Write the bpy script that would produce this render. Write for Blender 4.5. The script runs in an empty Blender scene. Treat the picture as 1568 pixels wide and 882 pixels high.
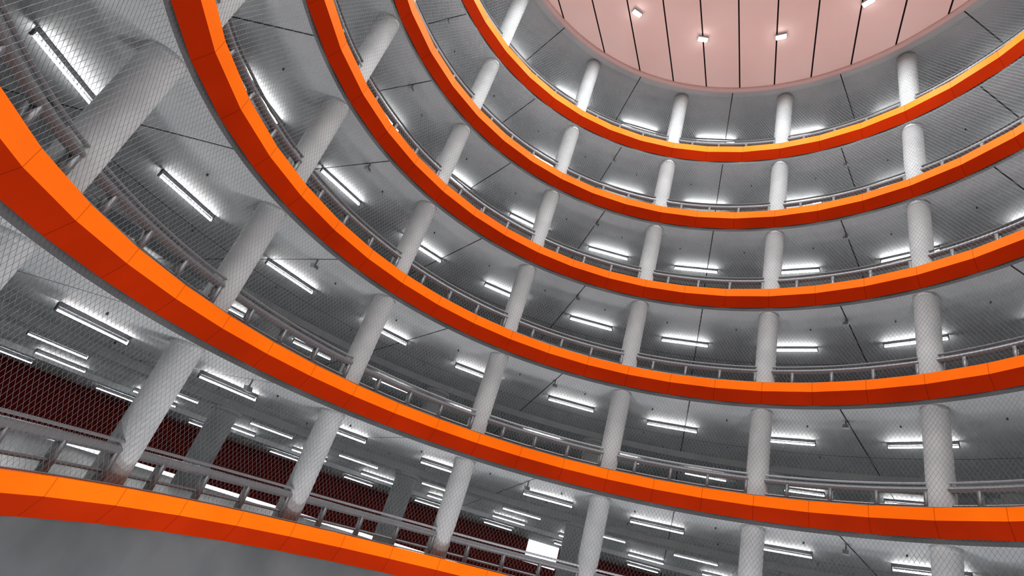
import bpy, math, random
from mathutils import Vector, Matrix
random.seed(3)
S=3.5
f,p,r_=835.24,0.4785,0.3221
Z0,CX,CY=0.0961,0.9396,2.254
SL=0.1723; PH=-1.6768; DP=0.4551
RF=2.610; FB=2.672; RCOL=2.768; CR=0.088
ROUT=9.5; RC2=4.55
SOF=-0.235
ZUP=2.4
RSL=.11
pi=math.pi
A0,A1=-3.12,3.12
sc=bpy.context.scene
def P(az,r,z,hel=True):
    return (S*(CX+r*math.sin(az)),S*(CY+r*math.cos(az)),S*(Z0+z+(SL*az if hel else 0)+ZUP))
def ROOFZ(az,r): return 5.97+RSL*math.sin(az)*r/2.7
def PR(az,r,dz):
    return (S*(CX+r*math.sin(az)),S*(CY+r*math.cos(az)),S*(Z0+ROOFZ(az,r)+dz+ZUP))

# ---------------------------------------------------------------- materials
def mat(name,col,rough=.6,metal=0,emit=None,es=0,spec=.25):
    m=bpy.data.materials.new(name);m.use_nodes=True
    b=m.node_tree.nodes['Principled BSDF']
    b.inputs['Base Color'].default_value=(*col,1);b.inputs['Roughness'].default_value=rough
    b.inputs['Metallic'].default_value=metal;b.inputs['Specular IOR Level'].default_value=spec
    if emit: b.inputs['Emission Color'].default_value=(*emit,1);b.inputs['Emission Strength'].default_value=es
    return m
def nd(m): return m.node_tree.nodes, m.node_tree.links, m.node_tree.nodes['Principled BSDF']
def M(m,op,a,b=None,c=None):
    N,L,_=nd(m);n=N.new('ShaderNodeMath');n.operation=op
    for i,v in enumerate((a,b,c)):
        if v is None: continue
        if isinstance(v,(int,float)): n.inputs[i].default_value=v
        else: L.new(v,n.inputs[i])
    return n.outputs[0]
def noise(m,scale,c1,c2,detail=3,lo=.35,hi=.65):
    N,L,B=nd(m);tc=N.new('ShaderNodeTexCoord');n=N.new('ShaderNodeTexNoise');n.inputs['Scale'].default_value=scale;n.inputs['Detail'].default_value=detail
    L.new(tc.outputs['Object'],n.inputs['Vector']);cr=N.new('ShaderNodeValToRGB')
    cr.color_ramp.elements[0].position=lo;cr.color_ramp.elements[1].position=hi
    cr.color_ramp.elements[0].color=(*c1,1);cr.color_ramp.elements[1].color=(*c2,1)
    L.new(n.outputs['Fac'],cr.inputs[0]);return cr.outputs[0]
def mixc(m,fac,a,b):
    N,L,B=nd(m);x=N.new('ShaderNodeMix');x.data_type='RGBA'
    L.new(fac,x.inputs[0]);L.new(a,x.inputs[6])
    x.inputs[7].default_value=(*b,1);return x.outputs[2]
def polar(m):
    N,L,B=nd(m);tc=N.new('ShaderNodeTexCoord');s=N.new('ShaderNodeSeparateXYZ');L.new(tc.outputs['Object'],s.inputs[0])
    x=M(m,'SUBTRACT',s.outputs[0],S*CX);y=M(m,'SUBTRACT',s.outputs[1],S*CY)
    az=M(m,'ARCTAN2',x,y);r=M(m,'SQRT',M(m,'ADD',M(m,'MULTIPLY',x,x),M(m,'MULTIPLY',y,y)))
    return az,r,s
def linemask(m,val,period,phase,halfw,scale=None):
    t=M(m,'DIVIDE',M(m,'SUBTRACT',val,phase),period)
    fr=M(m,'ABSOLUTE',M(m,'SUBTRACT',t,M(m,'ROUND',t)))
    d=M(m,'MULTIPLY',fr,period)
    if scale is not None: d=M(m,'MULTIPLY',d,scale)
    return M(m,'LESS_THAN',d,halfw)

LAZ=0.3148
m_soffit=mat('painted_soffit_panels',(.5,.5,.5),.55)
N,L,B=nd(m_soffit);az,r,s=polar(m_soffit)
c=noise(m_soffit,.6,(.45,.47,.48),(.53,.55,.56))
k1=linemask(m_soffit,az,DP,PH+DP/2,.020,r)
k2=linemask(m_soffit,r,S*2.1,S*3.85,.020)
c=mixc(m_soffit,M(m_soffit,'MAXIMUM',k1,k2),c,(.03,.03,.035));L.new(c,B.inputs['Base Color'])
m_conc=mat('painted_column',(.7,.7,.7),.65,spec=.15)
N,L,B=nd(m_conc);L.new(noise(m_conc,1.2,(.42,.445,.45),(.50,.525,.53)),B.inputs['Base Color'])
m_beam=mat('painted_beam',(.42,.44,.45),.55)
m_wallg=mat('smooth_grey_plaster',(.2,.2,.205),.7,spec=.1)
N,L,B=nd(m_wallg);L.new(noise(m_wallg,.8,(.115,.125,.13),(.15,.16,.167)),B.inputs['Base Color'])
m_floor=mat('deck_coating',(.50,.52,.53),.35)
m_or=mat('orange_panel',(1,.13,.003),.5,spec=.12)
N,L,B=nd(m_or);az,r,s=polar(m_or)
c=noise(m_or,.5,(.94,.175,.004),(1,.21,.006))
c=mixc(m_or,linemask(m_or,az,DP/3,PH,.005,r),c,(.45,.05,.0));L.new(c,B.inputs['Base Color'])
m_or_shaded=mat('orange_panel_shaded_underside',(.75,.05,.003),.65,spec=.05)  # the fascia orange again, with underside shade put into its colour
N,L,B=nd(m_or_shaded);az,r,s=polar(m_or_shaded)
c=noise(m_or_shaded,.5,(.36,.027,.001),(.44,.033,.0015))
c=mixc(m_or_shaded,linemask(m_or_shaded,az,DP/3,PH,.005,r),c,(.16,.012,.0));L.new(c,B.inputs['Base Color'])
m_steel=mat('galvanised_steel',(.22,.23,.24),.4,.4)
m_net=mat('net_wire',(.20,.21,.22),.5,.2)
m_tube=mat('tube_glow',(1,1,1),.4,0,(1,.99,.98),36)
m_dl=mat('downlight_glow',(1,1,1),.4,0,(1,.99,.98),14)
m_house=mat('lamp_housing',(.14,.14,.15),.5)
m_dark=mat('dark_plastic',(.05,.05,.05),.5)
m_red=mat('dark_red_ribbed_cladding',(.16,.012,.006),.6,spec=.1)
N,L,B=nd(m_red);az,r,s=polar(m_red)
k=linemask(m_red,s.outputs[2],.16,0,.012)
c=mixc(m_red,k,noise(m_red,.7,(.15,.008,.003),(.18,.010,.004)),(.13,.007,.003));L.new(c,B.inputs['Base Color'])
m_pink=mat('pink_ceiling_panel',(.78,.42,.38),.5,spec=.15)
N,L,B=nd(m_pink);tc=N.new('ShaderNodeTexCoord');s=N.new('ShaderNodeSeparateXYZ');L.new(tc.outputs['Object'],s.inputs[0])
q=M(m_pink,'SUBTRACT',M(m_pink,'MULTIPLY',s.outputs[0],.875),M(m_pink,'MULTIPLY',s.outputs[1],.484))
c=mixc(m_pink,linemask(m_pink,q,.395*S,-.536*S,.028),noise(m_pink,.35,(.90,.69,.65),(.94,.74,.70)),(.015,.01,.01));L.new(c,B.inputs['Base Color'])
m_pinkrim=mat('pink_rim_paint',(.66,.50,.48),.5)

# ---------------------------------------------------------------- mesh helper
class MB:
    def __init__(s): s.v=[];s.f=[];s.m=[];s.mats=[]
    def mi(s,m):
        if m not in s.mats: s.mats.append(m)
        return s.mats.index(m)
    def sweep(s,prof,azs,m,fn=P,closed=True,caps=True,zo=0):
        n=len(prof);b=len(s.v)
        for a in azs:
            for (r,z) in prof: s.v.append(fn(a,r,z+zo))
        ne=n if closed else n-1
        for i in range(len(azs)-1):
            for j in range(ne):
                j2=(j+1)%n
                s.f.append((b+i*n+j,b+i*n+j2,b+(i+1)*n+j2,b+(i+1)*n+j))
                s.m.append(s.mi(m[j] if isinstance(m,list) else m))
        if caps and closed:
            s.f.append(tuple(b+j for j in range(n)));s.m.append(s.mi(m[0] if isinstance(m,list) else m))
            e=b+(len(azs)-1)*n
            s.f.append(tuple(e+j for j in reversed(range(n))));s.m.append(s.mi(m[0] if isinstance(m,list) else m))
    def tube(s,pts,rad,m,n=6,caps=True):
        b=len(s.v);pts=[Vector(q) for q in pts];mi=s.mi(m)
        cs=[(math.cos(2*pi*j/n),math.sin(2*pi*j/n)) for j in range(n)]
        for i,q in enumerate(pts):
            t=(pts[min(i+1,len(pts)-1)]-pts[max(i-1,0)]).normalized()
            u=Vector((0,0,1)) if abs(t.z)<.9 else Vector((1,0,0))
            x=t.cross(u).normalized();y=t.cross(x)
            rr=rad[i] if isinstance(rad,list) else rad
            for ca,sa in cs: s.v.append(tuple(q+(rr*ca)*x+(rr*sa)*y))
        for i in range(len(pts)-1):
            for j in range(n):
                s.f.append((b+i*n+j,b+i*n+(j+1)%n,b+(i+1)*n+(j+1)%n,b+(i+1)*n+j));s.m.append(mi)
        if caps:
            s.f.append(tuple(b+j for j in range(n)));s.m.append(mi)
            e=b+(len(pts)-1)*n;s.f.append(tuple(e+j for j in range(n)));s.m.append(mi)
    def box(s,c,ax,ay,az_,m):
        b=len(s.v);c=Vector(c);ax,ay,az_=Vector(ax),Vector(ay),Vector(az_)
        for i in (-1,1):
            for j in (-1,1):
                for k in (-1,1): s.v.append(tuple(c+i*ax+j*ay+k*az_))
        for q in ((0,1,3,2),(4,6,7,5),(0,4,5,1),(2,3,7,6),(0,2,6,4),(1,5,7,3)):
            s.f.append(tuple(b+i for i in q));s.m.append(s.mi(m))
    def make(s,name,smooth=False,fixn=True):
        me=bpy.data.meshes.new(name);me.from_pydata(s.v,[],s.f)
        for m in s.mats: me.materials.append(m)
        me.polygons.foreach_set('material_index',s.m)
        if smooth: me.polygons.foreach_set('use_smooth',[True]*len(s.f))
        me.update()
        if fixn:
            import bmesh
            bm=bmesh.new();bm.from_mesh(me);bmesh.ops.recalc_face_normals(bm,faces=bm.faces);bm.to_mesh(me);bm.free()
        o=bpy.data.objects.new(name,me);sc.collection.objects.link(o);return o
def azr(a,b,n): return [a+(b-a)*i/n for i in range(n+1)]
FINE=azr(A0,A1,160)
FAC=[]
k=math.ceil((A0-PH)/(DP/3))
while PH+k*DP/3<A1: FAC.append(PH+k*DP/3);k+=1
def tubelamp(mb,c,T,U):
    W=T.cross(U).normalized()
    if W.z<0: W=-W
    mb.tube([c-T*.25*S,c+T*.25*S],.0062*S,m_tube,6)
    c2=c+W*(.034*S)
    mb.box(c2,T*.25*S,U*.006*S,W*.012*S,m_house)
    for e in (-.253,.253): mb.box(c+T*e*S+W*.018*S,T*.004*S,U*.009*S,W*.027*S,m_house)

for k in range(0,6):
    mb=MB()
    mb.sweep([(FB+.002,-.06),(ROUT-.03,-.06),(ROUT-.03,SOF),(RC2+.16,SOF),(RC2+.16,SOF-.07),(RC2-.16,SOF-.07),(RC2-.16,SOF),(FB+.002,SOF)],
             FINE,[m_floor,m_wallg,m_soffit,m_beam,m_beam,m_beam,m_soffit,m_wallg],zo=k)
    mb.sweep([(7.0,SOF-.06),(7.25,SOF-.06),(7.25,SOF+.01),(7.0,SOF+.01)],FINE,m_beam,zo=k)
    mb.make('parking_ramp_deck')
    mb=MB()
    mb.sweep([(RF,-.016),(FB-.02,-.016),(FB,-.07),(FB,-.200),(RF+.004,-.100)],FAC,[m_or,m_or,m_or,m_or_shaded,m_or],zo=k)
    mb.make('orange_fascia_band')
    mb=MB();rr=RF+.118
    mb.tube([P(a,rr,k+.140) for a in FINE],.025*S,m_steel,12)
    mb.tube([P(a,rr-.01,k+.184) for a in FINE],.009*S,m_steel,6)
    mb.tube([P(a,rr,k+.03) for a in FINE],.010*S,m_steel,6)
    a=A0+.05
    while a<A1:
        mb.box(P(a,rr,k+.038),Vector((math.cos(a),-math.sin(a),0))*.012*S,Vector((math.sin(a),math.cos(a),0))*.022*S,Vector((0,0,1))*.098*S,m_steel)
        a+=DP/4
    o=mb.make('guard_railing')
    for pl in o.data.polygons: pl.use_smooth=len(pl.vertices)==4 and pl.area>.02
    mb=MB()
    for ri,rad in enumerate((3.42,5.2,6.55,8.1)):
        if ri and k>1: continue
        if ri>1 and k==1: continue
        step=(LAZ,LAZ/1.5,LAZ/2,LAZ/2)[ri]
        j=math.ceil(((A0+.1 if ri==0 else -1.6)-.018)/step)
        while .018+j*step<(A1-.1 if ri==0 else 1.5):
            a=.018+j*step;j+=1
            U=Vector((math.sin(a),math.cos(a),0))
            if k<5:
                T=Vector((math.cos(a),-math.sin(a),SL/rad)).normalized();c=Vector(P(a,rad,k+1+SOF-.048))
            else:
                T=Vector((math.cos(a),-math.sin(a),RSL/2.7)).normalized();c=Vector(PR(a,rad,-.048))
            tubelamp(mb,c,T,U)
    mb.make('fluorescent_tube_lights')
    if k<5:
        mb=MB();i=-3
        while PH+(i+.5)*DP<A1-.1:
            a=PH+(i+.5)*DP
            if i%2==1:
                c=Vector(P(a,2.88,k+1+SOF));T=Vector((math.cos(a),-math.sin(a),0));U=Vector((math.sin(a),math.cos(a),0));Z=Vector((0,0,1))
                mb.tube([c,c-Z*.05*S],.006*S,m_house,6)
                mb.box(c-Z*.07*S,T*.024*S,U*.018*S,(Z+U*.4).normalized()*.020*S,m_conc)
                mb.box(c-Z*.07*S-U*.020*S,T*.019*S,U*.003*S,(Z+U*.4).normalized()*.015*S,m_steel)
            for rad in (3.05,3.9,):
                for da in (-.11,.12):
                    c=Vector(P(a+da,rad,k+1+SOF));mb.tube([c,c-Vector((0,0,.016*S))],[.005*S,.008*S],m_dark,6)
            i+=1
        mb.make('ceiling_flood_lamps_and_sprinklers')
    mb=MB()
    w=.030;h=.050;H=1-.184;NS=8
    B0,B1=-2.6,2.3
    na=int((B1-B0)*2.63/w);turn=H/h*w/2.63
    for j in range(na):
        a=B0+(B1-B0)*j/na
        for sgn in (1,-1):
            pts=[]
            for t in range(NS+1):
                aa=a+sgn*turn*t/NS
                if aa>B1 or aa<B0: break
                R_=RF+.015+(FB-.004-RF-.015)*t/NS
                if k==5:
                    zr=ROOFZ(aa,2.65)-5-SL*aa; pts.append(P(aa,R_,5-.016+min(zr,1.4)*t/NS))
                else: pts.append(P(aa,R_,k-.016+H*t/NS))
            if len(pts)>1: mb.tube(pts,.00075*S,m_net,3,False)
    mb.tube([P(a,RF+.015,k-.010) for a in FINE],.004*S,m_net,5)
    mb.make('safety_net',fixn=False)

def column(a,r,rad,base,top,name,collars,cw):
    mb=MB();n=32
    x,y=S*(CX+r*math.sin(a)),S*(CY+r*math.cos(a))
    prof=[(rad,base)]
    for z in collars: prof+=[(rad,z-.035),(rad*cw,z-.03),(rad*cw,z+.02),(rad,z+.021)]
    prof.append((rad,top))
    for (q,z) in prof:
        for j in range(n):
            t=2*pi*j/n;mb.v.append((x+S*q*math.cos(t),y+S*q*math.sin(t),S*(z+ZUP)))
    for i in range(len(prof)-1):
        for j in range(n):
            mb.f.append((i*n+j,i*n+(j+1)%n,(i+1)*n+(j+1)%n,(i+1)*n+j));mb.m.append(mb.mi(m_conc))
    mb.f.append(tuple(range(n)));mb.m.append(0)
    e=(len(prof)-1)*n;mb.f.append(tuple(e+j for j in range(n)));mb.m.append(0)
    o=mb.make(name)
    for pl in o.data.polygons: pl.use_smooth=len(pl.vertices)==4 and abs(pl.normal.z)<.5
for i in range(-3,11):
    a=PH+i*DP
    zs=[Z0+k+1+SOF+SL*a for k in range(0,5)]
    column(a,RCOL,CR,Z0+SL*a-.15,Z0+ROOFZ(a,RCOL)+.01,'round_column',zs+[Z0+ROOFZ(a,RCOL)-.03],1.04)
    column(a,RC2,.118,-2.4,Z0+ROOFZ(a,RC2)+.01,'round_column_with_capital',[q-.07 for q in zs],1.22)

FULL=azr(-pi,pi,160)
RP=FB-.10
mb=MB()
mb.sweep([(RP,0),(ROUT,0),(ROUT,.2),(RP,.2)],FULL,[m_soffit,m_wallg,m_wallg,m_wallg],fn=PR)
mb.make('roof_slab')
mb=MB()
ring=[PR(a,RP,.012) for a in FULL[:-1]]
n=len(ring);mb.v=ring+[(x,y,z+.1*S) for x,y,z in ring]
mb.f=[tuple(range(n)),tuple(range(n,2*n))]+[(j,(j+1)%n,n+(j+1)%n,n+j) for j in range(n)];mb.m=[mb.mi(m_pink)]*(n+2)
mb.make('ceiling')
mb=MB();mb.tube([PR(a,RP,.0) for a in FULL],.034*S,m_pinkrim,10,False)
mb.make('trim_ceiling_rim',smooth=True)
mb=MB()
for i in range(-3,11):
    a=PH+i*DP
    T=Vector((math.cos(a),-math.sin(a),.05));U=Vector((math.sin(a),math.cos(a),0));Z=Vector((0,0,1))
    c=Vector(PR(a,1.86,0))
    mb.box(c-Z*.03*S,T*.050*S,U*.020*S,Z*.008*S,m_dl)
    mb.box(c-Z*.01*S,T*.056*S,U*.026*S,Z*.014*S,m_conc)
mb.make('ceiling_downlights')
for i in range(-3,11):
    a=PH+i*DP
    ld=bpy.data.lights.new('downlight_lamp','AREA');ld.shape='RECTANGLE';ld.size=.12*S;ld.size_y=.06*S;ld.energy=225;ld.color=(.97,.99,1)
    o=bpy.data.objects.new('downlight_lamp',ld);sc.collection.objects.link(o)
    o.location=Vector(PR(a,1.86,-.05))
mb=MB()
for i in range(4):
    a=pi/4+i*pi/2;x=S*(CX+1.2*math.sin(a));y=S*(CY+1.2*math.cos(a))
    mb.tube([(x,y,0),(x,y,.25)],[.55,.5],m_house,20)  # invented housing around the added fill light
    ld=bpy.data.lights.new('added_fill_uplight','AREA');ld.shape='DISK';ld.size=.9;ld.energy=440;ld.color=(.97,.98,1)  # fill from below, added to brighten ceiling and bands; not an existing fixture
    o=bpy.data.objects.new('added_fill_uplight',ld);sc.collection.objects.link(o);o.location=(x,y,.3);o.rotation_euler=(pi,0,0)
mb.make('added_fill_housings')

mb=MB();n=len(FINE)
for a in FINE:
    q=P(a,FB,-.19);mb.v.append(q);mb.v.append((q[0],q[1],0))
for i in range(n-1): mb.f.append((2*i,2*i+1,2*i+3,2*i+2));mb.m.append(mb.mi(m_wallg))
mb.make('wall_inner')
mb=MB();mb.sweep([(0.01,-2.4-Z0),(ROUT+.3,-2.4-Z0),(ROUT+.3,-2.6-Z0),(0.01,-2.6-Z0)],FULL,m_floor,fn=lambda a,r,z:P(a,r,z,False));mb.make('floor')
def outer(z0f,z1f,m,name,a0=A0,a1=A1,n=160):
    mb=MB();AZ=azr(a0,a1,n)
    for a in AZ:
        for R in (ROUT-.02,ROUT+.2):
            x,y,_=P(a,R,0)
            mb.v.append((x,y,S*(z0f(a)+ZUP)));mb.v.append((x,y,S*(z1f(a)+ZUP)))
    for i in range(n):
        o=4*i
        for (q,w) in ((0,1),(2,3),(0,2),(1,3)): mb.f.append((o+q,o+w,o+4+w,o+4+q));mb.m.append(mb.mi(m))
    for o in (0,4*n): mb.f.append((o,o+1,o+3,o+2));mb.m.append(0)
    mb.make(name)
zf=lambda k,off:(lambda a:Z0+k+off+SL*a)
outer(lambda a:-2.4,zf(0,-.06),m_wallg,'wall_lower')
outer(zf(0,.0),zf(1,SOF+.05),m_red,'wall_red_cladding',A0,.10,100)
outer(zf(0,.0),zf(0,.36),m_red,'wall_red_cladding_below_window',.10,.166,4)
outer(zf(0,.0),zf(1,SOF+.05),m_red,'wall_red_cladding_right',.166,A1,100)
outer(zf(1,-.1),lambda a:Z0+6.1+SL*math.sin(a)*3.4,m_wallg,'wall_upper')

w=bpy.data.worlds.new('World');sc.world=w;w.use_nodes=True
w.node_tree.nodes['Background'].inputs[0].default_value=(.9,.95,1,1);w.node_tree.nodes['Background'].inputs[1].default_value=1.3
F=Vector((0,math.cos(p),math.sin(p)));U0=Vector((0,-math.sin(p),math.cos(p)));R0=Vector((1,0,0))
U=math.cos(r_)*U0-math.sin(r_)*R0;R=math.sin(r_)*U0+math.cos(r_)*R0
cam=bpy.data.cameras.new('camera');co=bpy.data.objects.new('camera',cam);sc.collection.objects.link(co)
Mx=Matrix((R,U,-F)).transposed().to_4x4();Mx.translation=Vector((0,0,S*ZUP));co.matrix_world=Mx
cam.sensor_fit='HORIZONTAL';cam.sensor_width=36;cam.lens=36*f/1568;cam.clip_start=.02;cam.clip_end=300
sc.camera=co
sc.view_settings.view_transform='Standard'
try: sc.view_settings.look='Medium High Contrast'
except Exception as e: print('look',e)
